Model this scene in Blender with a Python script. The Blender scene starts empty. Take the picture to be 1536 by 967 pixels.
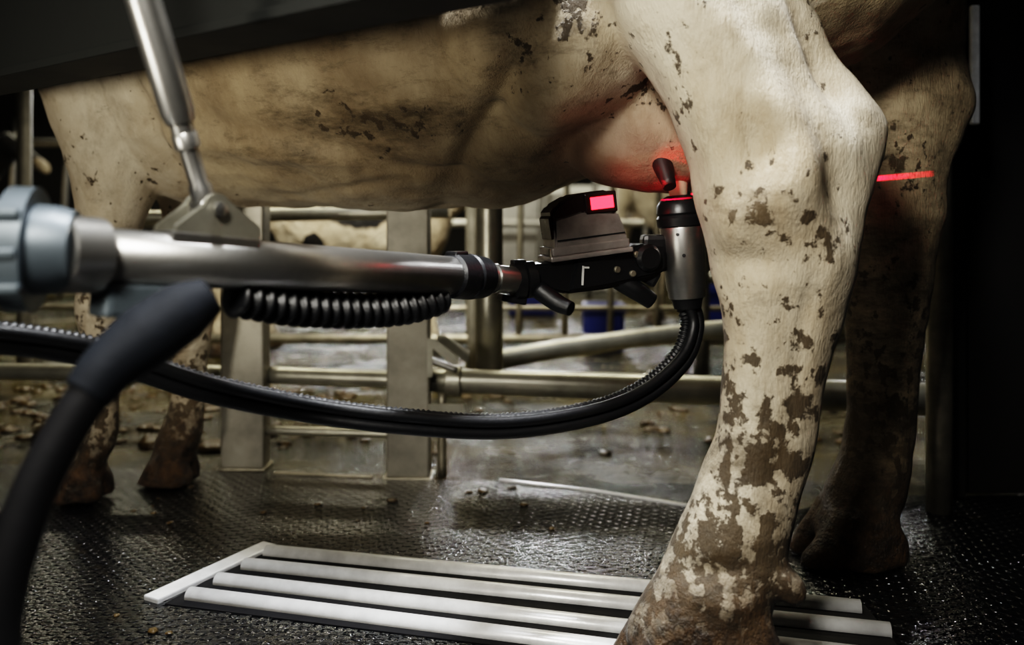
import bpy, bmesh, math, random
import numpy as np
from mathutils import Vector, Matrix, noise
random.seed(4)
S = bpy.context.scene
COL = S.collection

# ------------------------------------------------------------------ materials
def newmat(name):
    m = bpy.data.materials.new(name); m.use_nodes = True
    nt = m.node_tree; b = nt.nodes["Principled BSDF"]
    return m, nt, b
def L(nt, a, b): nt.links.new(a, b)
def ramp(nt, src, p0, p1, c0=(0,0,0,1), c1=(1,1,1,1)):
    r = nt.nodes.new("ShaderNodeValToRGB")
    r.color_ramp.elements[0].position = p0; r.color_ramp.elements[0].color = c0
    r.color_ramp.elements[1].position = p1; r.color_ramp.elements[1].color = c1
    L(nt, src, r.inputs[0]); return r.outputs[0]
def math_(nt, op, a, b=None, clamp=False):
    n = nt.nodes.new("ShaderNodeMath"); n.operation = op; n.use_clamp = clamp
    for i, v in enumerate((a, b)):
        if v is None: continue
        if isinstance(v, (int, float)): n.inputs[i].default_value = v
        else: L(nt, v, n.inputs[i])
    return n.outputs[0]
def mixc(nt, f, a, b):
    n = nt.nodes.new("ShaderNodeMix"); n.data_type = 'RGBA'
    for i, v in ((0, f), (6, a), (7, b)):
        if isinstance(v, (int, float, tuple)): n.inputs[i].default_value = v
        else: L(nt, v, n.inputs[i])
    return n.outputs[2]
def noise_(nt, vec, scale, detail=4, rough=.55):
    n = nt.nodes.new("ShaderNodeTexNoise")
    n.inputs['Scale'].default_value = scale; n.inputs['Detail'].default_value = detail
    n.inputs['Roughness'].default_value = rough
    if vec is not None: L(nt, vec, n.inputs['Vector'])
    return n.outputs['Fac']
def mapping(nt, vec, scale=(1,1,1), rot=(0,0,0)):
    mp = nt.nodes.new("ShaderNodeMapping"); mp.inputs['Scale'].default_value = scale; mp.inputs['Rotation'].default_value = rot
    L(nt, vec, mp.inputs[0]); return mp.outputs[0]
def bump_(nt, b, h, strength, dist):
    n = nt.nodes.new("ShaderNodeBump"); n.inputs['Strength'].default_value = strength
    n.inputs['Distance'].default_value = dist
    L(nt, h, n.inputs['Height']); L(nt, n.outputs[0], b.inputs['Normal']); return n

def simple(name, col, rough=.5, metal=0., var=.25, nscale=25, bump=.1, rvar=.15, coat=0., spec=.5):
    m, nt, b = newmat(name)
    tc = nt.nodes.new("ShaderNodeTexCoord").outputs['Object']
    n = noise_(nt, tc, nscale, 5, .6)
    c2 = tuple(c*(1-var) for c in col[:3])+(1,)
    L(nt, mixc(nt, ramp(nt, n, .35, .7), tuple(col[:3])+(1,), c2), b.inputs['Base Color'])
    b.inputs['Metallic'].default_value = metal
    b.inputs['Coat Weight'].default_value = coat
    b.inputs['Specular IOR Level'].default_value = spec
    r = math_(nt, 'ADD', math_(nt, 'MULTIPLY', n, rvar*2), rough-rvar, True)
    L(nt, r, b.inputs['Roughness'])
    bump_(nt, b, noise_(nt, tc, nscale*6, 3), bump, .002)
    return m
def emis(name, col, st):
    m, nt, b = newmat(name)
    b.inputs['Base Color'].default_value = tuple(col)+(1,)
    b.inputs['Emission Color'].default_value = tuple(col)+(1,)
    b.inputs['Emission Strength'].default_value = st
    return m

STEEL = simple("stainless_steel", (.50,.49,.465), .33, .95, .30, 22, .04, .08)
RAILM = simple("stainless_rail", (.50,.48,.40), .36, .75, .5, 10, .05, .10)
STEELD = simple("dirty_galvanised_steel", (.34,.31,.24), .42, .7, .55, 18, .2, .12)
PAINTSTEEL = simple("stained_steel_post", (.32,.30,.25), .42, .5, .6, 9, .15, .12)
ALU = simple("brushed_aluminium_bar", (.95,.95,.94), .32, .3, .30, 30, .12, .08)
CAST = simple("cast_joint_alloy", (.11,.135,.155), .45, .4, .2, 15, .1, .08)
BLACK = simple("black_plastic", (.010,.010,.011), .38, 0, .4, 30, .1, .1)
RUBBER = simple("black_rubber", (.006,.0065,.008), .45, 0, .4, 40, .2, .12)
SLATE = simple("slate_rubber_cuff", (.006,.008,.012), .75, 0, .3, 30, .1, .1, spec=.22)
HOSEB = simple("matt_black_hose", (.004,.004,.005), .7, 0, .3, 30, .1, .1, spec=.2)
GIRDER = simple("dark_girder_paint", (.009,.010,.009), .6, .1, .4, 10, .1, .1)
SILVERBOX = simple("sensor_housing_silver", (.36,.32,.30), .36, .45, .3, 50, .05, .08)
HOODM = simple("sensor_hood_maroon_plastic", (.028,.009,.009), .3, 0, .3, 50, .05, .08)
DARKPANEL = simple("dark_stained_panel", (.010,.009,.008), .5, .2, .6, 6, .2, .15)
WALLM = simple("barn_wall", (.030,.028,.024), .85, 0, .5, 2, .2, .05)
BLUEP = simple("blue_plastic", (.012,.020,.13), .4, 0, .2, 8, .05, .05)
WHITEP = simple("white_label", (.8,.8,.78), .5, 0, .1, 30, 0, .02)
MANURE = simple("manure", (.075,.048,.016), .28, 0, .5, 60, .6, .12)
LINER = simple("teat_skin", (.62,.46,.33), .5, 0, .15, 60, .1, .05)
TEATDK = simple("dark_teat_skin", (.016,.010,.010), .5, 0, .15, 60, .1, .05)
REDGLOW = emis("red_lamp_window", (1,.010,.018), 11)
LAMPM = emis("fluorescent_tube", (1,.95,.82), 30)

def mat_hide():
    m, nt, b = newmat("cow_hide")
    tc = nt.nodes.new("ShaderNodeTexCoord").outputs['Object']
    at = nt.nodes.new("ShaderNodeAttribute"); at.attribute_name = "mask"
    sp = nt.nodes.new("ShaderNodeSeparateColor"); L(nt, at.outputs['Color'], sp.inputs[0])
    tint = at.outputs['Alpha']
    xyz = nt.nodes.new("ShaderNodeSeparateXYZ"); L(nt, tc, xyz.inputs[0])
    z = xyz.outputs[2]
    v = mapping(nt, tc, (1,1,.45))
    base = mixc(nt, ramp(nt, noise_(nt, v, 7, 9, .7), .40, .66), (.60,.53,.41,1), (.38,.30,.20,1))
    trunkc = mixc(nt, ramp(nt, noise_(nt, v, 4.5, 9, .7), .36, .62), (.43,.34,.21,1), (.18,.125,.066,1))
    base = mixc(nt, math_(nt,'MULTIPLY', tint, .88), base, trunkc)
    base = mixc(nt, math_(nt,'MULTIPLY', ramp(nt, noise_(nt, v, 30, 7, .72), .5, .72), .5), base, (.18,.13,.075,1))
    base = mixc(nt, math_(nt,'MULTIPLY', sp.outputs[1], .75), base, (.40,.20,.145,1))
    pn = math_(nt,'ADD', sp.outputs[0], math_(nt,'MULTIPLY', math_(nt,'SUBTRACT', noise_(nt, tc, 14, 5), .5), .5))
    base = mixc(nt, ramp(nt, pn, .47, .53), base, (.012,.011,.011,1))
    amt = sp.outputs[2]
    # broad smeared dirt, streaked along the hair
    sm_ = noise_(nt, mapping(nt, tc, (.5,1,1.4), (0,.5,0)), 26, 10, .8)
    smear = ramp(nt, math_(nt,'ADD', math_(nt,'ADD', sm_, math_(nt,'MULTIPLY', amt, .20)), math_(nt,'MULTIPLY', tint, .07)), .61, .84)
    base = mixc(nt, math_(nt,'MULTIPLY', smear, .85), base, (.040,.031,.017,1))
    w = noise_(nt, tc, 170, 4, .65)
    spl = math_(nt,'ADD', noise_(nt, mapping(nt, tc, (1,1,.8)), 62, 6, .6), math_(nt,'MULTIPLY', math_(nt,'SUBTRACT', noise_(nt, tc, 12, 3, .5), .5), .45))
    spl = math_(nt,'ADD', spl, math_(nt,'MULTIPLY', math_(nt,'SUBTRACT', w, .5), .12))
    th = math_(nt,'SUBTRACT', math_(nt,'ADD', spl, math_(nt,'MULTIPLY', amt, .21)), math_(nt,'MULTIPLY', tint, .08))
    mud = ramp(nt, th, .66, .705)
    base = mixc(nt, math_(nt,'MULTIPLY', mud, .92), base, mixc(nt, noise_(nt, tc, 90), (.020,.015,.009,1), (.065,.043,.022,1)))
    stain = ramp(nt, math_(nt,'ADD', noise_(nt, tc, 9, 9, .78), math_(nt,'MULTIPLY', amt, .13)), .54, .86)
    base = mixc(nt, math_(nt,'MULTIPLY', stain, .55), base, (.13,.09,.045,1))
    low = ramp(nt, math_(nt,'ADD', z, math_(nt,'MULTIPLY', math_(nt,'SUBTRACT', noise_(nt, tc, 24, 8, .72), .5), .16)), .055, .145, (1,1,1,1), (0,0,0,1))
    base = mixc(nt, math_(nt,'MULTIPLY', low, .93), base, mixc(nt, ramp(nt,noise_(nt, tc, 45, 8, .75),.42,.68), (.014,.008,.004,1), (.095,.052,.022,1)))
    L(nt, base, b.inputs['Base Color'])
    L(nt, math_(nt,'SUBTRACT', .60, math_(nt,'MULTIPLY', low, .25)), b.inputs['Roughness'])
    b.inputs['Specular IOR Level'].default_value = .3
    b.inputs['Sheen Weight'].default_value = .06
    fur = noise_(nt, mapping(nt, tc, (1,1,.22)), 420, 2, .6)
    clump = noise_(nt, v, 60, 6, .72)
    lowb = math_(nt,'MULTIPLY', math_(nt,'MULTIPLY', low, noise_(nt, tc, 70, 5, .7)), 3.)
    h = math_(nt,'ADD', math_(nt,'MULTIPLY', fur, .5), math_(nt,'ADD', math_(nt,'MULTIPLY', clump, 1.1), math_(nt,'ADD', math_(nt,'MULTIPLY', mud, .7), lowb)))
    bump_(nt, b, h, .6, .004)
    return m
HIDE = mat_hide()

def mat_mat():
    m, nt, b = newmat("wet_tread_rubber")
    tc = nt.nodes.new("ShaderNodeTexCoord").outputs['Object']
    x = nt.nodes.new("ShaderNodeSeparateXYZ"); L(nt, mapping(nt, tc, rot=(0,0,math.radians(13))), x.inputs[0])
    sx = math_(nt,'SINE', math_(nt,'MULTIPLY', x.outputs[0], 230.))
    sy = math_(nt,'SINE', math_(nt,'MULTIPLY', x.outputs[1], 330.))
    d = ramp(nt, math_(nt,'MULTIPLY', sx, sy), .05, .6)
    pud = ramp(nt, noise_(nt, tc, 5, 5, .6), .50, .62)
    dry = math_(nt,'SUBTRACT', 1.0, math_(nt,'MULTIPLY', pud, .55))
    L(nt, mixc(nt, ramp(nt, noise_(nt, tc, 14, 7,.75), .58,.8), (.003,.0035,.0045,1), (.026,.020,.010,1)), b.inputs['Base Color'])
    L(nt, math_(nt,'ADD', math_(nt,'MULTIPLY', math_(nt,'MULTIPLY', noise_(nt, tc, 40, 4), .22), dry), .04), b.inputs['Roughness'])
    b.inputs['Specular IOR Level'].default_value = .75
    h = math_(nt,'ADD', math_(nt,'MULTIPLY', d, dry), math_(nt,'MULTIPLY', noise_(nt, tc, 150, 3), .55))
    bump_(nt, b, h, 1.0, .0038)
    return m
MATM = mat_mat()
def mat_concrete():
    m, nt, b = newmat("wet_concrete")
    tc = nt.nodes.new("ShaderNodeTexCoord").outputs['Object']
    n1 = noise_(nt, tc, 2.6, 7, .68)
    c = mixc(nt, ramp(nt, n1, .42, .66), (.010,.011,.007,1), (.10,.080,.026,1))
    c = mixc(nt, ramp(nt, noise_(nt, tc, 18, 7, .75), .54, .66), c, (.055,.042,.014,1))
    L(nt, c, b.inputs['Base Color'])
    L(nt, ramp(nt, noise_(nt, tc, 3.5, 6, .65), .45, .66, (.05,.05,.05,1), (.42,.42,.42,1)), b.inputs['Roughness'])
    b.inputs['Specular IOR Level'].default_value = .55
    bump_(nt, b, math_(nt,'ADD', noise_(nt, tc, 30, 6, .7), math_(nt,'MULTIPLY', noise_(nt, tc, 110, 3), .35)), .9, .012)
    return m
CONC = mat_concrete()

# ------------------------------------------------------------------ mesh helpers
def obj_from_bm(bm, name, mat, smooth=True, parent=None):
    me = bpy.data.meshes.new(name); bm.normal_update(); bm.to_mesh(me); bm.free()
    if mat: me.materials.append(mat)
    if smooth:
        for p in me.polygons: p.use_smooth = True
    o = bpy.data.objects.new(name, me); COL.objects.link(o)
    if parent: o.parent = parent
    return o
def empty(name, loc=(0,0,0)):
    e = bpy.data.objects.new(name, None); e.empty_display_size = .05; COL.objects.link(e); return e
def box(name, c, size, mat, parent=None, rot=(0,0,0), bev=.002, taper=1.0):
    bm = bmesh.new(); bmesh.ops.create_cube(bm, size=1)
    for v in bm.verts:
        t = taper if v.co.z > 0 else 1
        v.co = Vector((v.co.x*size[0]*t, v.co.y*size[1]*t, v.co.z*size[2]))
    if bev: bmesh.ops.bevel(bm, geom=bm.edges[:], offset=bev, segments=2, affect='EDGES', profile=.6)
    R = Matrix.Rotation(rot[2],4,'Z') @ Matrix.Rotation(rot[1],4,'Y') @ Matrix.Rotation(rot[0],4,'X')
    bmesh.ops.transform(bm, matrix=Matrix.Translation(c) @ R, verts=bm.verts)
    return obj_from_bm(bm, name, mat, False, parent)
def catmull(pts, res):
    P = [Vector(p) for p in pts]
    if len(P) == 2 or res <= 1:
        if len(P) == 2 and res > 1: return [P[0].lerp(P[1], i/res) for i in range(res+1)]
        return P
    out = []
    for i in range(len(P)-1):
        p0 = P[i-1] if i else P[0]*2-P[1]; p1, p2 = P[i], P[i+1]
        p3 = P[i+2] if i+2 < len(P) else P[-1]*2-P[-2]
        for k in range(res):
            t = k/res
            out.append(.5*((2*p1)+(p2-p0)*t+(2*p0-5*p1+4*p2-p3)*t*t+(3*p1-p0-3*p2+p3)*t**3))
    out.append(P[-1]); return out
def sweep_bm(bm, pts, r, seg=20, res=8, rfun=None, off=None, squash=1.0):
    C = catmull(pts, res); n = len(C)
    T = [(C[min(i+1,n-1)]-C[max(i-1,0)]).normalized() for i in range(n)]
    up = Vector((0,0,1)) if abs(T[0].z) < .9 else Vector((1,0,0))
    a = T[0].cross(up).normalized(); rings = []; d = 0
    for i in range(n):
        if i: 
            a = (a - T[i]*a.dot(T[i])).normalized(); d += (C[i]-C[i-1]).length
        b = T[i].cross(a)
        rr = rfun(i/(n-1), d) if rfun else (r if not isinstance(r, (list,tuple)) else np.interp(i/(n-1), np.linspace(0,1,len(r)), r))
        c = C[i] + (a*off[0]+b*off[1] if off else Vector((0,0,0)))
        rings.append([bm.verts.new(c+a*math.cos(2*math.pi*k/seg)*rr+b*math.sin(2*math.pi*k/seg)*rr*squash) for k in range(seg)])
    for i in range(n-1):
        for k in range(seg):
            bm.faces.new((rings[i][k], rings[i][(k+1)%seg], rings[i+1][(k+1)%seg], rings[i+1][k]))
    bm.faces.new(rings[0][::-1]); bm.faces.new(rings[-1])
def sweep(name, pts, r, mat, parent=None, **kw):
    bm = bmesh.new(); sweep_bm(bm, pts, r, **kw)
    bmesh.ops.recalc_face_normals(bm, faces=bm.faces)
    o = obj_from_bm(bm, name, mat, True, parent)
    for p in o.data.polygons:
        if len(p.vertices) > 4: p.use_smooth = False
    return o
def cyl_steps(name, p0, p1, prof, mat, parent=None, seg=32):
    """turned part: prof = [(t along, radius)...] from p0 to p1"""
    bm = bmesh.new(); p0, p1 = Vector(p0), Vector(p1); d = (p1-p0); T = d.normalized()
    up = Vector((0,0,1)) if abs(T.z) < .9 else Vector((1,0,0)); a = T.cross(up).normalized(); b = T.cross(a)
    rings = [[bm.verts.new(p0+d*t+(a*math.cos(2*math.pi*k/seg)+b*math.sin(2*math.pi*k/seg))*r) for k in range(seg)] for t, r in prof]
    for i in range(len(rings)-1):
        for k in range(seg): bm.faces.new((rings[i][k], rings[i][(k+1)%seg], rings[i+1][(k+1)%seg], rings[i+1][k]))
    bm.faces.new(rings[0][::-1]); bm.faces.new(rings[-1])
    bmesh.ops.recalc_face_normals(bm, faces=bm.faces)
    o = obj_from_bm(bm, name, mat, True, parent)
    o.data.set_sharp_from_angle(angle=math.radians(35)) if hasattr(o.data,'set_sharp_from_angle') else None
    return o
def plate(name, outline, thick, mat, M, parent=None, bev=.001):
    bm = bmesh.new()
    A = [bm.verts.new((x, -thick/2, z)) for x, z in outline]; B = [bm.verts.new((x, thick/2, z)) for x, z in outline]
    bm.faces.new(A); bm.faces.new(B[::-1]); n = len(A)
    for i in range(n): bm.faces.new((A[i], B[i], B[(i+1)%n], A[(i+1)%n]))
    bmesh.ops.recalc_face_normals(bm, faces=bm.faces)
    if bev: bmesh.ops.bevel(bm, geom=bm.edges[:], offset=bev, segments=2, affect='EDGES')
    bmesh.ops.transform(bm, matrix=M, verts=bm.verts)
    return obj_from_bm(bm, name, mat, False, parent)

# ------------------------------------------------------------------ cow
TH = math.radians(-23); U = Vector((math.cos(TH), math.sin(TH), 0)); V = Vector((-math.sin(TH), math.cos(TH), 0))
C0 = Vector((.32, 1.08, 0))
def W(s, v, z): return C0 + U*s + V*v + Vector((0,0,z))

def ring_loft(bm, rings, res=6, seg=36):
    C = catmull([r[0] for r in rings], res); A = catmull([r[1] for r in rings], res); B = catmull([r[2] for r in rings], res)
    tp = catmull([Vector((r[3] if len(r) > 3 else 0, 0, 0)) for r in rings], res)
    R = []
    for c, a, b, t in zip(C, A, B, tp):
        row = []
        for k in range(seg):
            q = 2*math.pi*k/seg; x, y = math.cos(q), math.sin(q)
            row.append(bm.verts.new(c+a*x+b*y*(1-t.x*x)))
        R.append(row)
    for i in range(len(R)-1):
        for k in range(seg): bm.faces.new((R[i][k], R[i][(k+1)%seg], R[i+1][(k+1)%seg], R[i+1][k]))
    bm.faces.new(R[0][::-1]); bm.faces.new(R[-1])

bm = bmesh.new()
trunk = [(-1.19,.74,.98,.07),(-1.14,.60,1.06,.13),(-1.05,.52,1.12,.18),(-.92,.50,1.13,.22),(-.75,.492,1.12,.255),(-.6,.486,1.12,.275),
         (-.45,.484,1.12,.28),(-.33,.495,1.13,.272),(-.22,.535,1.14,.255),(-.12,.59,1.15,.24),(0,.63,1.16,.235),(.13,.68,1.15,.19),(.24,.78,1.12,.10)]
ring_loft(bm, [(W(s,0,(b+t)/2), V*w, Vector((0,0,(t-b)/2))) for s,b,t,w in trunk], seg=48)
ring_loft(bm, [(W(-1.02,0,.90), V*.13, Vector((.06,0,.2))),(W(-1.2,0,.98), V*.10, Vector((.05,0,.16))),(W(-1.38,0,1.08), V*.075, Vector((.05,0,.12))),(W(-1.5,0,1.16), V*.065, Vector((.03,0,.10)))])
ring_loft(bm, [(W(-1.44,0,1.2), V*.06, Vector((0,0,.07))),(W(-1.5,0,1.19), V*.085, Vector((0,0,.09))),(W(-1.58,0,1.15), V*.08, Vector((0,0,.085))),(W(-1.68,0,1.09), V*.055, Vector((0,0,.062))),
               (W(-1.76,0,1.04), V*.05, Vector((0,0,.05))),(W(-1.81,0,1.01), V*.045, Vector((0,0,.042))),(W(-1.83,0,1.0), V*.02, Vector((0,0,.02)))])
for sg in (-1,1):
    ring_loft(bm, [(W(-1.47,sg*.07,1.22), U*.02, Vector((0,0,.02))),(W(-1.46,sg*.12,1.225), U*.022, Vector((0,0,.04))),(W(-1.45,sg*.17,1.21), U*.014, Vector((0,0,.03))),(W(-1.45,sg*.2,1.2), U*.008, Vector((0,0,.01)))], seg=16)
ring_loft(bm, [(W(.2,0,1.1), U*.02, V*.025),(W(.27,0,1.04), U*.018, V*.02),(W(.30,0,.9), U*.013, V*.014),(W(.31,.01,.7), U*.012, V*.012),(W(.31,.02,.55), U*.022, V*.025),(W(.31,.02,.42), U*.01, V*.01)], seg=16)
def leg(rows, res=5):
    ring_loft(bm, [(Vector(((l+r)/2, y, z)), Vector(((r-l)/2,0,0)), Vector((0,ry,0)), t) for z,l,r,y,ry,t in rows], res=res)
# near hind leg
leg([(.98,.03,.33,1.02,.09,0),(.88,.035,.32,.98,.10,0),(.80,.055,.30,.945,.10,0),(.734,.083,.295,.925,.088,.1),(.693,.103,.313,.912,.078,.2),(.653,.121,.334,.903,.068,.28),(.612,.1435,.360,.896,.06,.36),
     (.582,.158,.3825,.89,.057,.40),(.558,.168,.386,.888,.056,.40),(.524,.181,.377,.885,.057,.34),(.49,.187,.367,.883,.056,.26),(.456,.194,.358,.882,.053,.18),(.4226,.2015,.349,.88,.048,.1),
     (.389,.210,.340,.88,.044,.05),(.355,.2145,.333,.88,.041,.05),(.321,.214,.3236,.88,.039,.05),(.287,.211,.316,.88,.038,.05),(.253,.206,.309,.88,.038,.05),(.2195,.193,.3006,.88,.039,0),
     (.1856,.180,.2925,.88,.041,0),(.152,.165,.284,.88,.045,0),(.118,.150,.276,.88,.048,0),(.09,.132,.268,.88,.047,0),(.065,.118,.262,.88,.043,0),(.04,.115,.262,.88,.04,0)])
def claws(x0, x1, y, h, ry, gap, toe=.0):
    for sg in (-1,1):
        yy = y+sg*(ry+gap)
        leg([(h,x0+.03,x1-.02,yy,ry*.8,0),(h*.6,x0+.012,x1-.006,yy,ry,0),(h*.25,x0-toe*.6,x1,yy,ry*1.02,0),(.001,x0-toe,x1-.004,yy,ry,0)],res=4)
claws(.112,.275,.88,.085,.026,.003,.018)
for sg in (-1,1): ring_loft(bm,[(Vector((.262,.88+sg*.028,.125)),Vector((.02,0,0)),Vector((0,.014,0))),(Vector((.275,.88+sg*.028,.105)),Vector((.018,0,0)),Vector((0,.013,0))),(Vector((.280,.88+sg*.028,.088)),Vector((.006,0,0)),Vector((0,.005,0)))],seg=14)
# far hind leg
leg([(.95,.30,.58,1.16,.09,0),(.86,.33,.60,1.18,.09,0),(.775,.38,.615,1.19,.085,.1),(.70,.42,.625,1.20,.07,.3),(.64,.44,.64,1.20,.058,.4),(.60,.448,.628,1.20,.054,.4),(.544,.454,.607,1.2,.052,.35),
     (.47,.457,.596,1.2,.048,.2),(.405,.459,.586,1.2,.042,.1),(.313,.4615,.570,1.2,.036,.05),(.22,.463,.560,1.2,.035,.05),(.15,.456,.553,1.2,.042,0),(.10,.435,.545,1.2,.046,0),(.06,.425,.535,1.2,.042,0),(.035,.42,.53,1.2,.038,0)])
claws(.405,.54,1.2,.08,.026,.003,.018)
# near fore leg
leg([(.92,-.76,-.54,1.37,.07,0),(.82,-.765,-.53,1.345,.085,0),(.72,-.745,-.535,1.345,.088,0),(.62,-.712,-.54,1.355,.078,0),(.53,-.695,-.56,1.375,.06,0),(.45,-.700,-.60,1.395,.048,0),(.38,-.705,-.625,1.41,.04,0),(.33,-.712,-.632,1.42,.042,0),
     (.29,-.712,-.64,1.43,.038,0),(.23,-.705,-.652,1.44,.028,0),(.15,-.712,-.66,1.45,.027,0),(.10,-.726,-.665,1.455,.034,0),(.06,-.745,-.682,1.455,.034,0),(.035,-.75,-.685,1.455,.032,0)])
claws(-.765,-.675,1.455,.06,.021,.002,.014)
# far fore leg
leg([(.80,-.68,-.47,1.50,.07,0),(.68,-.66,-.48,1.505,.07,0),(.58,-.64,-.50,1.515,.06,0),(.48,-.615,-.525,1.525,.05,0),(.38,-.61,-.53,1.53,.042,0),(.31,-.615,-.53,1.535,.042,0),(.26,-.612,-.535,1.54,.036,0),
     (.20,-.603,-.545,1.545,.028,0),(.14,-.61,-.55,1.547,.028,0),(.095,-.628,-.553,1.547,.036,0),(.06,-.64,-.565,1.547,.036,0),(.035,-.642,-.57,1.547,.032,0)])
claws(-.655,-.56,1.547,.06,.021,.002,.012)
def ell(c, rx, ry, rz):
    M = Matrix.Translation(c) @ Matrix.Rotation(TH,4,'Z') @ Matrix.Diagonal((rx,ry,rz,1))
    bmesh.ops.create_uvsphere(bm, u_segments=28, v_segments=18, radius=1, matrix=M)
ell((.20,1.10,.61),.145,.125,.105)
ell((.155,1.08,.575),.095,.075,.068)
ell((.27,1.11,.575),.08,.08,.06)
ell((.05,1.03,.70),.15,.13,.12)
bmesh.ops.recalc_face_normals(bm, faces=bm.faces)
me = bpy.data.meshes.new("cowraw"); bm.to_mesh(me); bm.free()
tmp = bpy.data.objects.new("cowraw", me); COL.objects.link(tmp)
md = tmp.modifiers.new("r", 'REMESH'); md.mode = 'VOXEL'; md.voxel_size = .006
ms = tmp.modifiers.new("s", 'SMOOTH'); ms.factor = .5; ms.iterations = 9
dg = bpy.context.evaluated_depsgraph_get(); ev = tmp.evaluated_get(dg)
cow_me = bpy.data.meshes.new_from_object(ev, depsgraph=dg)
bpy.data.objects.remove(tmp)
n = len(cow_me.vertices); co = np.empty(n*3); cow_me.vertices.foreach_get('co', co); co = co.reshape(-1,3)
no = np.empty(n*3); cow_me.vertex_normals.foreach_get('vector', no); no = no.reshape(-1,3)
X, Y, Z = co[:,0].copy(), co[:,1].copy(), co[:,2].copy()
s_ = (X-C0.x)*U.x+(Y-C0.y)*U.y; v_ = (X-C0.x)*V.x+(Y-C0.y)*V.y
disp = np.zeros(n)
def g(x0, z0, sx, sz, amp, tilt=0, sel=None):
    dx, dz = X-x0, Z-z0; c, q = math.cos(tilt), math.sin(tilt)
    a = dx*c+dz*q; b = -dx*q+dz*c
    w = amp*np.exp(-(a/sx)**2/2-(b/sz)**2/2)
    if sel is not None: w = w*sel
    return w
nl = ((Y < .935) & (X > .05)).astype(float) * np.clip(-no[:,1]*1.3, 0, 1)
for a in [(.308,.640,.013,.060,-.022,.38),(.280,.60,.010,.05,-.006,.38),(.246,.60,.016,.07,.014,.42),(.262,.495,.024,.030,.016,0),(.214,.463,.016,.022,.012,0),(.318,.49,.012,.022,-.010,.2),
          (.235,.540,.012,.022,-.011,0),(.342,.565,.016,.03,.008,.2),(.283,.37,.006,.05,-.0045,-.12),(.264,.25,.006,.05,-.0035,-.3),(.24,.36,.010,.10,.003,-.1),(.17,.68,.03,.04,.008,.4),(.222,.67,.010,.06,-.010,.5),
          (.30,.42,.02,.02,.006,0),(.19,.13,.03,.006,-.006,.2),(.2,.10,.03,.012,.007,0),(.235,.43,.02,.010,-.007,0),(.30,.515,.010,.02,-.006,.3)]:
    disp += g(*a[:5], tilt=a[5], sel=nl)
bl = ((s_ < -.05) & (s_ > -1.0) & (v_ < 0)).astype(float)
for a in [(-.02,.60,.012,.09,-.018,-.6),(.05,.60,.02,.07,.014,-.6),(-.30,.56,.16,.010,.010,-.12),(-.16,.545,.12,.007,-.009,-.25),(-.42,.63,.03,.08,-.010,.3),(-.08,.66,.05,.06,.012,0),(-.52,.60,.014,.10,-.015,.25),
          (-.10,.53,.10,.004,-.004,-.1),(-.22,.515,.09,.004,-.004,.1)]:
    disp += g(*a[:5], tilt=a[5], sel=bl)
nz = np.array([noise.fractal(Vector(p)*9.0, 1.0, 2.0, 3) for p in co]); nz2 = np.array([noise.noise(Vector((p[0]*32,p[1]*32,p[2]*26))) for p in co])
disp += nz*.006*np.clip((Z-.15)/.3,.25,1) + nz2*.0018 + nz2*.0035*np.clip((.12-Z)/.06,0,1)
co2 = co + no*disp[:,None]
co2[:,2] = np.maximum(co2[:,2], 0.0)
loc = np.stack([s_ + (co2[:,0]-X)*U.x+(co2[:,1]-Y)*U.y, v_ + (co2[:,0]-X)*V.x+(co2[:,1]-Y)*V.y, co2[:,2]],1)
cow_me.vertices.foreach_set('co', loc.astype(np.float32).ravel())
def patches(lst):
    R = np.zeros(n)
    for s0,v0,z0,rs,rv,rz in lst:
        d = np.sqrt(((loc[:,0]-s0)/rs)**2+((loc[:,1]-v0)/rv)**2+((loc[:,2]-z0)/rz)**2)
        R = np.maximum(R, np.clip(1.5-d, 0, 1))
    return R
R_ = patches([(-1.07,-.22,.665,.035,.14,.030),(-1.13,-.2,.86,.11,.15,.13),(-1.55,0,1.1,.22,.2,.2),(-.6,0,1.12,.25,.2,.14),(-.42,.2,.60,.09,.16,.12),(-.75,.2,.90,.2,.16,.16),(.0,.3,.72,.11,.12,.16),(.1,.25,1.0,.15,.15,.15)])
R2 = patches([(-1.55,0,1.1,.22,.2,.2),(-.45,.2,.58,.07,.2,.12),(-.95,.2,.60,.06,.2,.14),(-.15,.2,.62,.09,.2,.14),(-.7,.2,.85,.22,.2,.14),(-.7,0,1.1,.3,.3,.12),(-.55,-.25,.62,.12,.12,.12),(-.2,-.25,.75,.1,.12,.15),(-.95,-.25,.75,.1,.12,.15)])
G_ = np.clip(1.35-np.sqrt(((X-.2)/.13)**2+((Y-1.09)/.13)**2+((Z-.55)/.08)**2),0,1)*(v_>-.17)
B_ = np.clip((.50-Z)/.36,0,1)*.88 + .25*np.clip((.2-Z)/.15,0,1)
B2 = B_.copy()*.5
B_ = np.where((X>.41)&(s_>-.1), B_+.45, B_)  # extra mud amount darkens far hind leg, putting its shade into the coat
bel = (s_>-1.0)&(s_<-.1)&(Z>.47)
def bsp(x0,z0,sx,sz,a):
    return a*np.exp(-((X-x0)/sx)**2-((Z-z0)/sz)**2)*(Y<1.25)
B_ = np.where(bel, .12, B_)
B_ = B_ + bsp(-.13,.588,.08,.020,1.0)*bel + bsp(-.24,.60,.06,.03,.7)*bel + bsp(.12,.62,.05,.03,.25)*bel + bsp(-.3,.56,.05,.02,.4)*bel + bsp(.0,.66,.06,.03,.3)*bel + bsp(.07,.68,.03,.03,.6)*bel
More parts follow.
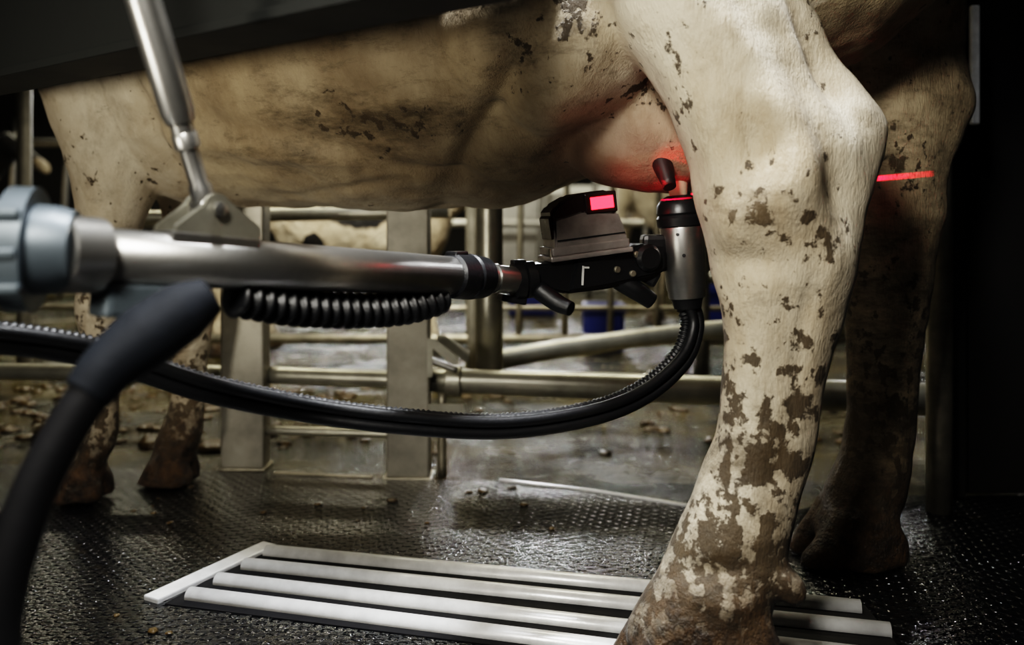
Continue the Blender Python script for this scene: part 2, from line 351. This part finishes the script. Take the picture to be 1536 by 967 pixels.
B_ = B_ + bsp(.235,.485,.05,.03,.8)*(Y<.95) + bsp(.30,.45,.03,.02,.6)*(Y<.95) + bsp(.16,.60,.02,.05,.4)*(Y<.95) + bsp(.235,.26,.05,.03,.45)*(Y<.95) + bsp(.305,.64,.015,.06,.7)*(Y<.95) + bsp(.27,.385,.04,.02,.35)*(Y<.95)
T_ = np.clip((Z-.46)/.06,0,1)*np.clip((-.12-s_)/.14,0,1)*np.clip((s_+.88)/.14,0,1)  # trunk tan staining, made darker to carry the belly's shade in its colour
T_ = np.maximum(T_, np.where((v_>-.13)&(s_>-.3),.9,0))  # udder toned down; far hind leg's shadow painted in through the same tint
def setmask(me_, r, g_, b_, t_):
    at = me_.attributes.get("mask") or me_.attributes.new("mask", 'FLOAT_COLOR', 'POINT')
    at.data.foreach_set('color', np.stack([r,g_,np.clip(b_,0,1.3),t_],1).astype(np.float32).ravel())
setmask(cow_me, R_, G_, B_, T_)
cow_me.materials.clear(); cow_me.materials.append(HIDE)
for p in cow_me.polygons: p.use_smooth = True
cow_me.name = "dairy_cow"
cow = bpy.data.objects.new("dairy_cow", cow_me); COL.objects.link(cow)
cow.location = C0; cow.rotation_euler = (0,0,TH)
def teat(nm, c, tip, r=.012, mat=LINER):
    pi = cow.matrix_basis.inverted()
    sweep(nm, [pi@Vector(c), pi@((Vector(c)+Vector(tip))/2), pi@Vector(tip)], [r*1.25, r, r*.85, r*.55], mat, cow, seg=16, res=6)
teat("teat_front", (.2,1.05,.535), (.203,1.05,.47))
teat("teat_side", (.168,1.050,.582), (.182,1.000,.508), .014, TEATDK)
teat("teat_rear", (.28,1.08,.54), (.283,1.08,.485))
teat("teat_far", (.25,1.16,.54), (.25,1.165,.49))
for sg in (-1,1):
    bm = bmesh.new(); bmesh.ops.create_uvsphere(bm, u_segments=16, v_segments=10, radius=.014, matrix=Matrix.Translation((-1.57,sg*.068,1.19)))
    obj_from_bm(bm, "eye_%s" % ('near' if sg<0 else 'far'), BLACK, True, cow)
cow2 = cow_me.copy(); cow2.name="dairy_cow_herd"; setmask(cow2, R2, G_, B2, T_*0)
for i,(x,y,rz,sc) in enumerate([(-.95,3.12,177,.62),(-3.9,5.0,170,.75),(1.5,4.2,12,.8),(.9,6.6,182,.85)]):
    o = bpy.data.objects.new("dairy_cow", cow2); COL.objects.link(o)
    o.location = (x,y,-.004); o.rotation_euler = (0,0,math.radians(rz)); o.scale = (sc,)*3

# ------------------------------------------------------------------ floor & room
def slab(name, pts, z0, z1, mat):
    bm = bmesh.new(); A=[bm.verts.new((x,y,z0)) for x,y in pts]; B=[bm.verts.new((x,y,z1)) for x,y in pts]
    bm.faces.new(A[::-1]); bm.faces.new(B)
    for i in range(len(A)): bm.faces.new((A[i],A[(i+1)%len(A)],B[(i+1)%len(A)],B[i]))
    bmesh.ops.recalc_face_normals(bm, faces=bm.faces)
    return obj_from_bm(bm, name, mat, False)
slab("floor", [(-6,-2),(6,-2),(6,9),(-6,9)], -.1, -.006, CONC)
edge = [(-2.2,1.72),(-1.4,1.69),(-.9,1.665),(-.453,1.61),(-.219,1.575),(-.022,1.56),(.14,1.50),(.29,1.42),(.45,1.40),(.6,1.48),(1.6,1.48)]
slab("rubber_floor_mat", [(-2.2,-1.5),(1.6,-1.5)]+edge[::-1], -.006, 0.0, MATM)
def strip(name, pts, w, z, mat):
    bm = bmesh.new(); prev=None
    for i,p in enumerate(pts):
        a=Vector((pts[max(i-1,0)][0],pts[max(i-1,0)][1],0)); b=Vector((pts[min(i+1,len(pts)-1)][0],pts[min(i+1,len(pts)-1)][1],0))
        t=(b-a).normalized(); nn=Vector((-t.y,t.x,0))*w/2; c=Vector((p[0],p[1],0))
        cur=[bm.verts.new(c-nn+Vector((0,0,-.004))),bm.verts.new(c-nn+Vector((0,0,z))),bm.verts.new(c+nn+Vector((0,0,z))),bm.verts.new(c+nn+Vector((0,0,-.004)))]
        if prev:
            for k in range(3): bm.faces.new((prev[k],prev[k+1],cur[k+1],cur[k]))
        prev=cur
    bmesh.ops.recalc_face_normals(bm, faces=bm.faces)
    return obj_from_bm(bm,name,mat,False)
strip("mat_edge_strip", [(-.022,1.565),(.14,1.503),(.29,1.424)], .006, .003, ALU)
strip("mat_edge_strip", [(-.44,1.608),(-.34,1.592),(-.255,1.58)], .010, .003, STEELD)
box("wall_back", (0,9.05,1.6), (12,.1,3.4), WALLM, bev=0); box("wall_left", (-6.05,3.5,1.6), (.1,11,3.4), WALLM, bev=0)
box("wall_right", (6.05,3.5,1.6), (.1,11,3.4), WALLM, bev=0); box("ceiling", (0,3.5,3.35), (12,11,.1), WALLM, bev=0)

# ------------------------------------------------------------------ grate in floor
gr = empty("drain_grate")
bars = [((-.346,1.222),(.42,1.044)),((-.362,1.174),(.43,.985)),((-.382,1.125),(.42,.918)),((-.402,1.081),(.40,.868))]
for i,(a,b) in enumerate(bars):
    bm=bmesh.new(); sweep_bm(bm,[(a[0],a[1],.003),(b[0],b[1],.003)],.0112,seg=28,res=1,squash=.85)
    obj_from_bm(bm,"bar_%d"%(i+1),ALU,True,gr)
box("side_frame", (-.397,1.158,.002), (.026,.205,.008), ALU, gr, rot=(0,0,math.radians(-28)), bev=.002)
slab_o = slab("drain_pan", [(-.355,1.240),(.43,1.056),(.42,.845),(-.425,1.06)], -.004, .0010, HOSEB); slab_o.parent = gr

# ------------------------------------------------------------------ manure crumbs
def mk_clump(bm,x,y,r,z=0):
    m = Matrix.Translation((x,y,z+r*.2)) @ Matrix.Rotation(random.random()*6,4,'Z') @ Matrix.Diagonal((r*random.uniform(.8,1.7),r*random.uniform(.7,1.2),r*.4,1))
    ret = bmesh.ops.create_icosphere(bm, subdivisions=2, radius=1, matrix=m)
    for v in ret['verts']: v.co += Vector((random.gauss(0,r*.12),random.gauss(0,r*.12),random.gauss(0,r*.06)))
bm = bmesh.new()
for _ in range(340):
    x=random.uniform(-1.4,.9); y=random.uniform(1.76,2.5)
    if random.random()<.7: x=random.uniform(-1.4,-.4)
    mk_clump(bm,x,y,random.uniform(.004,.018),-.006)
for x,y,r in [(-.62,1.80,.03),(-.75,1.84,.04),(-.58,1.9,.035),(-.9,1.82,.035),(-1.0,1.9,.05),(-.35,1.9,.02)]: mk_clump(bm,x,y,r,-.006)
obj_from_bm(bm, "manure_debris", MANURE, True)
bm = bmesh.new()
for _ in range(22):
    x=random.uniform(-.9,-.0); y=random.uniform(1.30,1.55); mk_clump(bm,x,y,random.uniform(.002,.006))
for x,y,r in [(-.47,1.03,.004),(-.41,.99,.006),(-.39,.985,.004),(.06,1.32,.005),(-.20,1.45,.007),(.02,1.43,.006),(-.05,1.50,.008),(.0,1.52,.006)]: mk_clump(bm,x,y,r)
obj_from_bm(bm, "straw_and_manure_crumbs", MANURE, True)

# ------------------------------------------------------------------ milking robot arm
arm = empty("milking_robot_arm")
A0 = Vector((-.290,.583,.4464)); A1 = Vector((-.048,.92,.41)); D = (A1-A0).normalized()
SD = D.cross(Vector((0,0,1))).normalized()
sweep("main_tube", [A0, A1], .0200, STEEL, arm, seg=40, res=2)
cyl_steps("tube_collar_left", A0-D*.016, A0+D*.012, [(0,.024),(.05,.026),(.95,.026),(1,.024)], STEEL, arm)
def on(t, dz=0, side=0):
    return A0.lerp(A1, t)+Vector((0,0,dz))+SD*side
cyl_steps("rubber_collar", on(.93), on(1.07), [(0,.0205),(.04,.0235),(.45,.0245),(.5,.0225),(.55,.0245),(.95,.0225),(1,.017)], RUBBER, arm)
box("collar_lug", on(.96,.022), (.02,.016,.008), BLACK, arm, rot=(0,0,math.atan2(D.y,D.x)))
B0 = on(1.05); B1 = Vector((.012,.985,.4015))
cyl_steps("wrist_tube", B0, B1, [(0,.015),(.3,.015),(.3,.0165),(.36,.0165),(.36,.015),(1,.015)], STEEL, arm)
HX = Vector((.155,1.035,.412)); HD = (HX-B1).normalized(); ha = math.atan2(HD.y,HD.x)
cyl_steps("wrist_clamp", B1-HD*.014, B1+HD*.016, [(0,.017),(.1,.021),(.45,.021),(.5,.018),(.55,.021),(.9,.021),(1,.018)], BLACK, arm)
box("wrist_clamp_lug", B1+Vector((-.005,0,.0205)), (.016,.012,.006), BLACK, arm, rot=(0,0,ha))
box("wrist_clamp_foot", B1+Vector((-.012,-.002,-.021)), (.03,.02,.008), BLACK, arm, rot=(0,.2,ha))
Mh = Matrix.Translation((.085,1.01,.408)) @ Matrix.Rotation(ha,4,'Z')
plate("head_carrier", [(-.07,-.014),(-.03,-.022),(.02,-.018),(.085,-.006),(.098,.004),(.098,.03),(.06,.034),(.03,.024),(-.02,.016),(-.07,.012)], .034, BLACK, Mh, arm, .003)
plate("head_side_plate", [(-.028,-.02),(-.02,.016),(.03,.022),(.06,.034),(.082,.034),(.085,-.002),(.02,-.014)], .044, RUBBER, Mh, arm, .003)
box("white_mark", Mh@Vector((-.013,-.0232,-.001)), (.0025,.001,.022), WHITEP, arm, rot=(0,.05,ha), bev=0)
box("white_mark_small", Mh@Vector((-.008,-.0232,.008)), (.006,.001,.002), WHITEP, arm, rot=(0,.05,ha), bev=0)
sweep("hose_stub", [(.03,.975,.392),(.05,.965,.378),(.065,.955,.372)], [.011,.010,.008], RUBBER, arm, seg=14)
sweep("hose_stub_rear", [(.125,1.02,.40),(.145,1.02,.388),(.165,1.025,.374)], [.012,.012,.010], RUBBER, arm, seg=14)
cyl_steps("carrier_knuckle", Mh@Vector((.070,-.030,.018)), Mh@Vector((.070,.03,.018)), [(0,.012),(.08,.016),(.92,.016),(1,.012)], BLACK, arm)
for i,(dx,dz) in enumerate([(.05,.0),(.055,.022),(.03,.005)]):
    cyl_steps("carrier_bolt_%d"%i, Mh@Vector((dx,-.021,dz)), Mh@Vector((dx,-.026,dz)), [(0,.004),(.8,.004),(1,.003)], STEELD, arm, seg=12)
bp = [on(.30,-.026,-.004), on(.45,-.034,-.006), on(.62,-.037,-.006), on(.78,-.034,-.004), on(.90,-.024,-.002)]
sweep("corrugated_bellows", bp, .013, RUBBER, arm, seg=22, res=40, rfun=lambda t,d: .0135+.0035*math.sin(d*2*math.pi/.0125))
Pc = on(.235, .040)
phi = math.atan2(D.y,D.x)
for k,sd in enumerate((-.012,.012)):
    M = Matrix.Translation(Pc+SD*sd) @ Matrix.Rotation(phi,4,'Z')
    arc=[(.0125*math.cos(q),.0125*math.sin(q)) for q in np.linspace(math.radians(35),math.radians(160),9)]
    plate("clevis_plate_%d"%(k+1), [(-.036,-.028),(.040,-.028),(.040,-.014)]+arc+[(-.036,-.012)], .004, RAILM, M, arm, .0008)
cyl_steps("clevis_pin", Pc-SD*.019, Pc+SD*.019, [(0,.003),(.02,.0055),(.1,.0055),(.1,.004),(.9,.004),(.9,.0055),(.98,.0055),(1,.003)], STEEL, arm, 20)
box("clevis_base", on(.235,.016), (.078,.03,.01), STEEL, arm, rot=(0,.1,phi))
PT = Vector((-.300,.575,.80)); pd = (PT-Pc).normalized()
cyl_steps("rod_eye", Pc-SD*.009, Pc+SD*.009, [(0,.009),(.1,.011),(.9,.011),(1,.009)], STEEL, arm, 24)
cyl_steps("piston_rod", Pc+pd*.004, Pc+pd*.062, [(0,.0085),(.25,.0085),(.3,.007),(.75,.007),(.78,.0095),(.95,.0095),(1,.0075)], STEEL, arm)
cyl_steps("piston_barrel", Pc+pd*.060, Pc+pd*.30, [(0,.0085),(.03,.0085),(.035,.0105),(.07,.0125),(.2,.0125),(.97,.0128),(1,.011)], STEEL, arm)
J = Vector((-.335,.56,.452))
cyl_steps("joint_body", J+Vector((-.14,-.03,.004)), J+Vector((.046,.014,-.002)), [(0,.036),(.42,.036),(.42,.044),(.47,.044),(.47,.033),(.60,.033),(.60,.045),(.67,.045),(.67,.033),(.80,.031),(.80,.041),(.88,.041),(.88,.030),(.95,.029),(1,.026)], CAST, arm, 40)
box("joint_block", J+Vector((-.045,-.018,.0)), (.05,.05,.085), CAST, arm, rot=(0,0,.2), bev=.006)
box("joint_rib_top", J+Vector((-.012,-.026,.022)), (.085,.03,.006), CAST, arm, rot=(0,0,.25), bev=.002)
box("joint_rib_mid", J+Vector((-.012,-.030,-.002)), (.085,.03,.006), CAST, arm, rot=(0,0,.25), bev=.002)
box("joint_rib_bottom", J+Vector((-.012,-.026,-.024)), (.085,.03,.006), CAST, arm, rot=(0,0,.25), bev=.002)
for i,(dx,dz) in enumerate([(-.05,.030),(-.012,.034),(-.05,-.030),(-.012,-.034)]):
    cyl_steps("joint_bolt_%d"%i, J+Vector((dx,-.052,dz)), J+Vector((dx,-.03,dz)), [(0,.005),(.1,.006),(1,.006)], STEEL, arm, 8)
box("joint_top_cap", J+Vector((-.03,-.005,.048)), (.045,.035,.014), SLATE, arm, bev=.005)
sweep("joint_column", [J+Vector((-.05,-.01,-.03)), J+Vector((-.055,-.01,-.16)), J+Vector((-.06,-.02,-.446))], [.026,.024,.022,.028], HOSEB, arm, seg=28, res=6)
box("lower_bracket", on(.10,-.030), (.06,.026,.024), CAST, arm, rot=(0,.1,phi), bev=.004)
sweep("hose_cuff", [(-.200,.575,.420),(-.215,.565,.410),(-.232,.55,.396),(-.248,.535,.380),(-.258,.525,.364)], [.013,.020,.021,.017,.0145], SLATE, arm, seg=28, res=8)
sweep("thick_supply_hose", [(-.250,.53,.376),(-.266,.515,.344),(-.280,.50,.302),(-.288,.485,.24),(-.276,.475,.16),(-.268,.475,.08),(-.27,.49,.012)], .0125, HOSEB, arm, seg=26, res=10)

# teat cup
cup = empty("teat_cup")
cb = Vector((.2120,1.05,.376)); ct = Vector((.2020,1.05,.500)); cd = ct-cb
cyl_steps("steel_shell", cb, cb+cd*.70, [(0,.0215),(.02,.0225),(.10,.0225),(.12,.0235),(.97,.0262),(1,.0255)], STEEL, cup, 40)
cyl_steps("rubber_mouthpiece", cb+cd*.69, ct, [(0,.0255),(.05,.0285),(.3,.0292),(.38,.0272),(.45,.0288),(.7,.0275),(.9,.022),(1,.014)], BLACK, cup, 40)
cyl_steps("rubber_tail", cb-cd*.10, cb+cd*.01, [(0,.0165),(.6,.018),(1,.0205)], RUBBER, cup, 32)
for i,(q,t) in enumerate([(-100,.42),(-112,.62)]):
    a = math.radians(q); c = cb+cd*t+Vector((math.cos(a)*.0248,math.sin(a)*.0248,0))
    cyl_steps("vent_%d"%i, c+Vector((math.cos(a),math.sin(a),0))*.0012, c-Vector((math.cos(a),math.sin(a),0))*.002, [(0,.0022),(1,.0022)], BLACK, cup, 10)
box("cup_holder", (.172,1.055,.43), (.03,.035,.045), BLACK, cup, bev=.006)
box("holder_foot", (.160,1.04,.405), (.03,.03,.02), BLACK, cup, rot=(0,.5,0), bev=.004)

hp = [(.2125,1.05,.372),(.2190,1.049,.341),(.200,1.03,.3036),(.150,1.0,.270),(.083,.96,.2544),(-.0127,.92,.2506),(-.1137,.88,.2656),(-.208,.85,.2856),(-.288,.80,.3162),(-.3437,.76,.3472),(-.385,.715,.368),(-.45,.66,.385),(-.56,.6,.40)]
hs = empty("milk_hose_bundle")
for i,(o1,o2,r) in enumerate([(.0,.0085,.0062),(.0095,.001,.006),(-.0095,.001,.006),(.0,-.0075,.0062)]):
    bm=bmesh.new()
    rf = (lambda t,d: .0062+.0011*math.sin(d*2*math.pi/.006)) if i in (0,) else None
    sweep_bm(bm, hp, r, seg=14, res=40 if rf else 12, rfun=rf, off=(o1,o2))
    bmesh.ops.recalc_face_normals(bm, faces=bm.faces)
    obj_from_bm(bm,"hose_%d"%(i+1),RUBBER,True,hs)

# optical sensor box on the head
sen = empty("teat_sensor_camera")
Ms = Matrix.Translation((.083,1.01,.445)) @ Matrix.Rotation(math.radians(12),4,'Z') @ Matrix.Rotation(math.radians(-7),4,'Y')
def sbox(nm, c, size, mat, bev=.002, taper=1): 
    o = box(nm,(0,0,0),size,mat,sen,bev=bev,taper=taper); o.data.transform(Ms@Matrix.Translation(c)); return o
sbox("base_plate",(0,0,-.014),(.098,.064,.006),SILVERBOX,.002)
sbox("base_flange",(.0,0,-.006),(.092,.060,.010),SILVERBOX,.002)
plate("housing", [(-.042,-.003),(.045,-.003),(.043,.010),(.037,.030),(.006,.034),(-.004,.036),(-.038,.030)], .056, SILVERBOX, Ms, sen, .002)
plate("hood", [(-.043,.004),(-.044,.036),(-.034,.047),(-.012,.056),(.028,.057),(.037,.053),(.038,.030),(.030,.010)], .052, HOODM, Ms, sen, .004)
sbox("window_frame",(.018,-.0230,.043),(.038,.012,.024),HOODM,.002)
sbox("lamp_window",(.019,-.0292,.043),(.027,.002,.014),REDGLOW,.0006)
sbox("lamp_window_side",(.0385,-.012,.042),(.002,.016,.012),REDGLOW,.0006)
sbox("housing_seam",(.002,-.0285,.006),(.080,.0015,.0015),BLACK,0)
for i,(dx) in enumerate((-.044,.044)):
    cyl_steps("mount_screw_%d"%i, Ms@Vector((dx,-.02,-.012)), Ms@Vector((dx,-.02,-.002)), [(0,.004),(.8,.004),(1,.003)], STEELD, sen, 10)

# ------------------------------------------------------------------ overhead girder
a=Vector((-.98,1.28,0)); b=Vector((-.03,.585,0)); d=(b-a).normalized(); nn=Vector((-d.y,d.x,0))
gd = empty("overhead_girder"); ang=math.atan2(d.y,d.x)
mid=(a+b)/2; Lg=(b-a).length
box("web", mid+Vector((0,0,.73)), (Lg,.012,.20), GIRDER, gd, rot=(0,0,ang))
box("bottom_flange", mid+nn*.02+Vector((0,0,.634)), (Lg,.07,.010), GIRDER, gd, rot=(0,0,ang))
box("top_flange", mid+nn*.02+Vector((0,0,.83)), (Lg,.07,.010), GIRDER, gd, rot=(0,0,ang))
box("hanger_left", a+d*.1+Vector((0,0,2.06)), (.05,.05,2.46), GIRDER, gd)
box("hanger_right", b-d*.04+Vector((0,0,2.06)), (.04,.04,2.46), GIRDER, gd)

# ------------------------------------------------------------------ stall posts & rails
sp = empty("stall_railing")
box("post_main", (-.190,1.60,.62),(.078,.045,1.24),PAINTSTEEL,sp,bev=.004)
box("post_main_foot", (-.19,1.60,-.001),(.09,.055,.006),STEELD,sp,bev=.002)
box("post_left", (-.510,1.66,.62),(.082,.05,1.24),PAINTSTEEL,sp,bev=.004)
box("post_left_foot", (-.51,1.66,-.001),(.09,.06,.006),STEELD,sp,bev=.002)
sweep("rail_left", [(-.48,1.68,.170),(-.2,1.64,.168)], .0165, RAILM, sp, seg=24)
sweep("rail_left_low", [(-.48,1.66,.068),(-.2,1.62,.070)], .0085, RAILM, sp, seg=20)
sweep("rail_far_left", [(-1.6,1.78,.165),(-.54,1.70,.168)], .0165, RAILM, sp, seg=24)
sweep("rail_right", [(-.165,1.63,.170),(.3,1.62,.155),(.85,1.60,.135)], [.022,.026,.030], RAILM, sp, seg=28)
sweep("rail_right_rear", [(-.06,1.95,.15),(.15,2.02,.175),(.55,2.12,.205),(1.1,2.2,.21)], .022, RAILM, sp, seg=28)
sweep("round_post", [(-.045,1.72,.16),(-.045,1.72,1.3)], .027, RAILM, sp, seg=28)
sweep("upright_foot", [(-.13,1.61,-.005),(-.13,1.61,.15)], .008, STEELD, sp, seg=18)
sweep("rail_top_left", [(-1.7,2.0,.455),(-.9,2.02,.475),(-.15,2.05,.49)], .016, RAILM, sp, seg=22)
M=Matrix.Translation((-.142,1.575,.225))
plate("latch_plate", [(-.012,.03),(.0,.03),(.045,-.004),(.045,-.016),(.036,-.020),(-.002,.012),(-.002,-.04),(-.012,-.04)], .004, RAILM, M, sp, .0008)
plate("latch_plate_rear", [(.0,.03),(.015,.03),(.062,.0),(.058,-.02),(.048,-.018),(.010,.010),(.0,.012)], .004, RAILM, Matrix.Translation((-.14,1.62,.225)), sp, .0008)
sweep("latch_bolt", [(-.152,1.585,.215),(-.10,1.585,.195)], .006, STEEL, sp, seg=14)
plate("lower_bracket", [(-.015,.02),(.05,.02),(.05,.0),(.02,-.035),(-.015,-.04)], .005, RAILM, Matrix.Translation((-.138,1.58,.115)), sp, .0008)
sweep("rail_clamp", [(-.125,1.63,.168),(-.095,1.629,.167)], .029, RAILM, sp, seg=24)

pf = empty("pen_fence")
sweep("bottom_rail", [(-2.6,2.72,.10),(0,2.66,.105),(2.2,2.6,.11)], .016, STEELD, pf, seg=16)
sweep("mid_rail", [(-2.6,2.72,.20),(0,2.66,.20),(2.2,2.6,.20)], .008, STEELD, pf, seg=14)
sweep("top_rail", [(-2.6,2.72,1.0),(2.2,2.6,1.0)], .02, STEELD, pf, seg=16)
for i,x in enumerate(np.arange(-2.5,2.2,.14)):
    yy = 2.66-.027*x
    if (i%5)==2: sweep("post_%d"%i, [(x,yy,-.008),(x,yy,1.02)], .022, PAINTSTEEL, pf, seg=14)
    elif x>-.05: sweep("bar_%d"%i, [(x,yy,.09),(x+.015,yy,1.0)], .010, STEELD, pf, seg=10)
ff = empty("feed_fence")
for i,z in enumerate((.12,.45,.95)): sweep("rail_%d"%i, [(-5,5.4,z),(5,5.4,z)], .025, STEEL, ff, seg=12)
for i,x in enumerate(np.arange(-4.8,5,.33)):
    sweep("stanchion_%d"%i, [(x,5.4,-.008),(x+.06,5.4,1.1)], .018, STEEL, ff, seg=10)
def crate(x,y,w,h):
    e=empty("plastic_crate")
    box("bottom",(x,y,.004),(w,w*.7,.02),BLUEP,e,bev=.003)
    box("side_front",(x,y-w*.35,h/2),(w,.015,h),BLUEP,e,bev=.003); box("side_back",(x,y+w*.35,h/2),(w,.015,h),BLUEP,e,bev=.003)
    box("side_a",(x-w/2,y,h/2),(.015,w*.7,h),BLUEP,e,bev=.003); box("side_b",(x+w/2,y,h/2),(.015,w*.7,h),BLUEP,e,bev=.003)
    box("rim",(x,y-w*.35-.01,h-.015),(w+.03,.02,.03),BLUEP,e,bev=.004)
crate(.33,3.15,.13,.17); crate(.80,3.6,.16,.2); crate(.1,4.4,.22,.2)
cbn = empty("equipment_cabinet")
box("body",(.25,6.0,.35),(.9,.4,.7),WHITEP,cbn); box("door",(.25,5.79,.35),(.8,.02,.6),STEEL,cbn); box("handle",(.55,5.77,.4),(.03,.03,.15),BLACK,cbn)

rp = empty("stall_side_panel")
box("sheet",(1.16,1.50,.75),(.80,.02,1.5),DARKPANEL,rp,bev=.002)
box("edge_channel",(.755,1.49,.75),(.03,.05,1.5),DARKPANEL,rp,bev=.004)
box("stainless_strip",(.776,1.455,.73),(.014,.012,.20),ALU,rp,bev=.003)
sweep("frame_pipe",[(.69,1.40,0),(.69,1.40,1.3)],.020,STEELD,rp,seg=20)

# ------------------------------------------------------------------ lamps
def area(name, loc, target, size, power, col, sy=None, spread=180):
    l = bpy.data.lights.new(name,'AREA'); l.energy=power; l.color=col; l.size=size
    if sy: l.shape='RECTANGLE'; l.size_y=sy
    l.spread=math.radians(spread)
    o = bpy.data.objects.new(name,l); COL.objects.link(o); o.location=loc
    o.rotation_euler=(Vector(target)-Vector(loc)).to_track_quat('-Z','Y').to_euler(); return o
area("stall_work_light", (-.24,.0,.98), (.17,1.0,.25), .18, 5.0, (1,.96,.88), spread=110)
area("overhead_stall_lamp", (-.05,.75,2.3), (-.05,1.0,0), .25, 16, (.95,.97,1.0), spread=70)
area("low_belly_fill", (-.80,.05,.42), (-.42,1.2,.60), .16, 1.6, (1,.93,.80), spread=80)  # added fill, brightens belly and shoulder; no fixture there
pl_ = empty("pen_fill_fixture"); box("housing",(-.35,2.12,1.335),(.16,.08,.05),BLACK,pl_,bev=.006); sweep("fill_hanger_rod",[(-.35,2.12,1.35),(-.35,2.12,3.3)],.008,BLACK,pl_,seg=10)  # made-up fixture holding the fill light for the herd cow
area("pen_fill_light", (-.35,2.15,1.29), (-.50,3.1,.35), .12, 11, (1,.95,.80), spread=110)  # added fill, brightens the near side of the herd cow
for i,(x,y) in enumerate([(-1.3,2.75),(.35,2.75),(-.6,5.0),(1.4,5.0),(-3.1,6.6)]):
    e = empty("ceiling_tube_lamp"); z=2.35
    box("housing",(x,y,z+.04),(.9,.10,.05),WALLM,e); sweep("tube",[(x-.42,y,z),(x+.42,y,z)],.018,LAMPM,e,seg=12)
    area("tube_lamp_light",(x,y,z-.03),(x,y,0),.8,(16,12,20,18,36)[i],(1,.93,.70),sy=.08,spread=150)
for i,(x,z,p) in enumerate([(.28,2.0,30),(-1.42,1.95,24),(3.6,2.2,14)]):
    e = empty("wall_flood_lamp")
    box("housing",(x,8.93,z),(.34,.10,.26),BLACK,e,bev=.01); box("lens",(x,8.875,z),(.28,.02,.20),LAMPM,e,bev=.004)
    area("flood_light",(x,8.85,z),(x*.3,2.0,0),.26,p,(.95,.97,1),sy=.18,spread=120)
l=bpy.data.lights.new("sensor_red_light",'SPOT'); l.energy=.42; l.color=(1,.006,.02); l.spot_size=math.radians(60); l.spot_blend=1.0; l.shadow_soft_size=.006
o=bpy.data.objects.new("sensor_red_light",l); COL.objects.link(o); o.location=(.128,.975,.500)
o.rotation_euler=(Vector((.215,1.01,.535))-Vector(o.location)).to_track_quat('-Z','Y').to_euler()
l=bpy.data.lights.new("sensor_line_laser",'SPOT'); l.energy=150; l.color=(1,.01,.04); l.spot_size=math.radians(75); l.spot_blend=.3; l.shadow_soft_size=.0005
l.use_nodes=True; nt=l.node_tree; em=nt.nodes['Emission']
tc=nt.nodes.new("ShaderNodeTexCoord"); sx=nt.nodes.new("ShaderNodeSeparateXYZ"); L(nt,tc.outputs['Normal'],sx.inputs[0])
f=math_(nt,'LESS_THAN', math_(nt,'ABSOLUTE', sx.outputs[1]), .008); L(nt,f,em.inputs['Strength'])
o=bpy.data.objects.new("sensor_line_laser",l); COL.objects.link(o); o.location=(.130,.972,.487)
o.rotation_euler=(Vector((.54,1.15,.53))-Vector(o.location)).to_track_quat('-Z','Y').to_euler()

w=bpy.data.worlds.new("barn_dark"); S.world=w; w.use_nodes=True
w.node_tree.nodes['Background'].inputs[0].default_value=(.5,.55,.6,1); w.node_tree.nodes['Background'].inputs[1].default_value=.010

# ------------------------------------------------------------------ camera
cd_=bpy.data.cameras.new("camera"); cam=bpy.data.objects.new("camera",cd_); COL.objects.link(cam); S.camera=cam
cam.location=(0,0,.47); cam.rotation_euler=(math.radians(90),0,0)
cd_.sensor_width=36; cd_.lens=30.47; cd_.shift_y=-.1; cd_.clip_start=.02
cd_.dof.use_dof=True; cd_.dof.focus_distance=1.0; cd_.dof.aperture_fstop=3.2
S.view_settings.view_transform='Filmic'; S.view_settings.look='High Contrast'; S.view_settings.exposure=.10
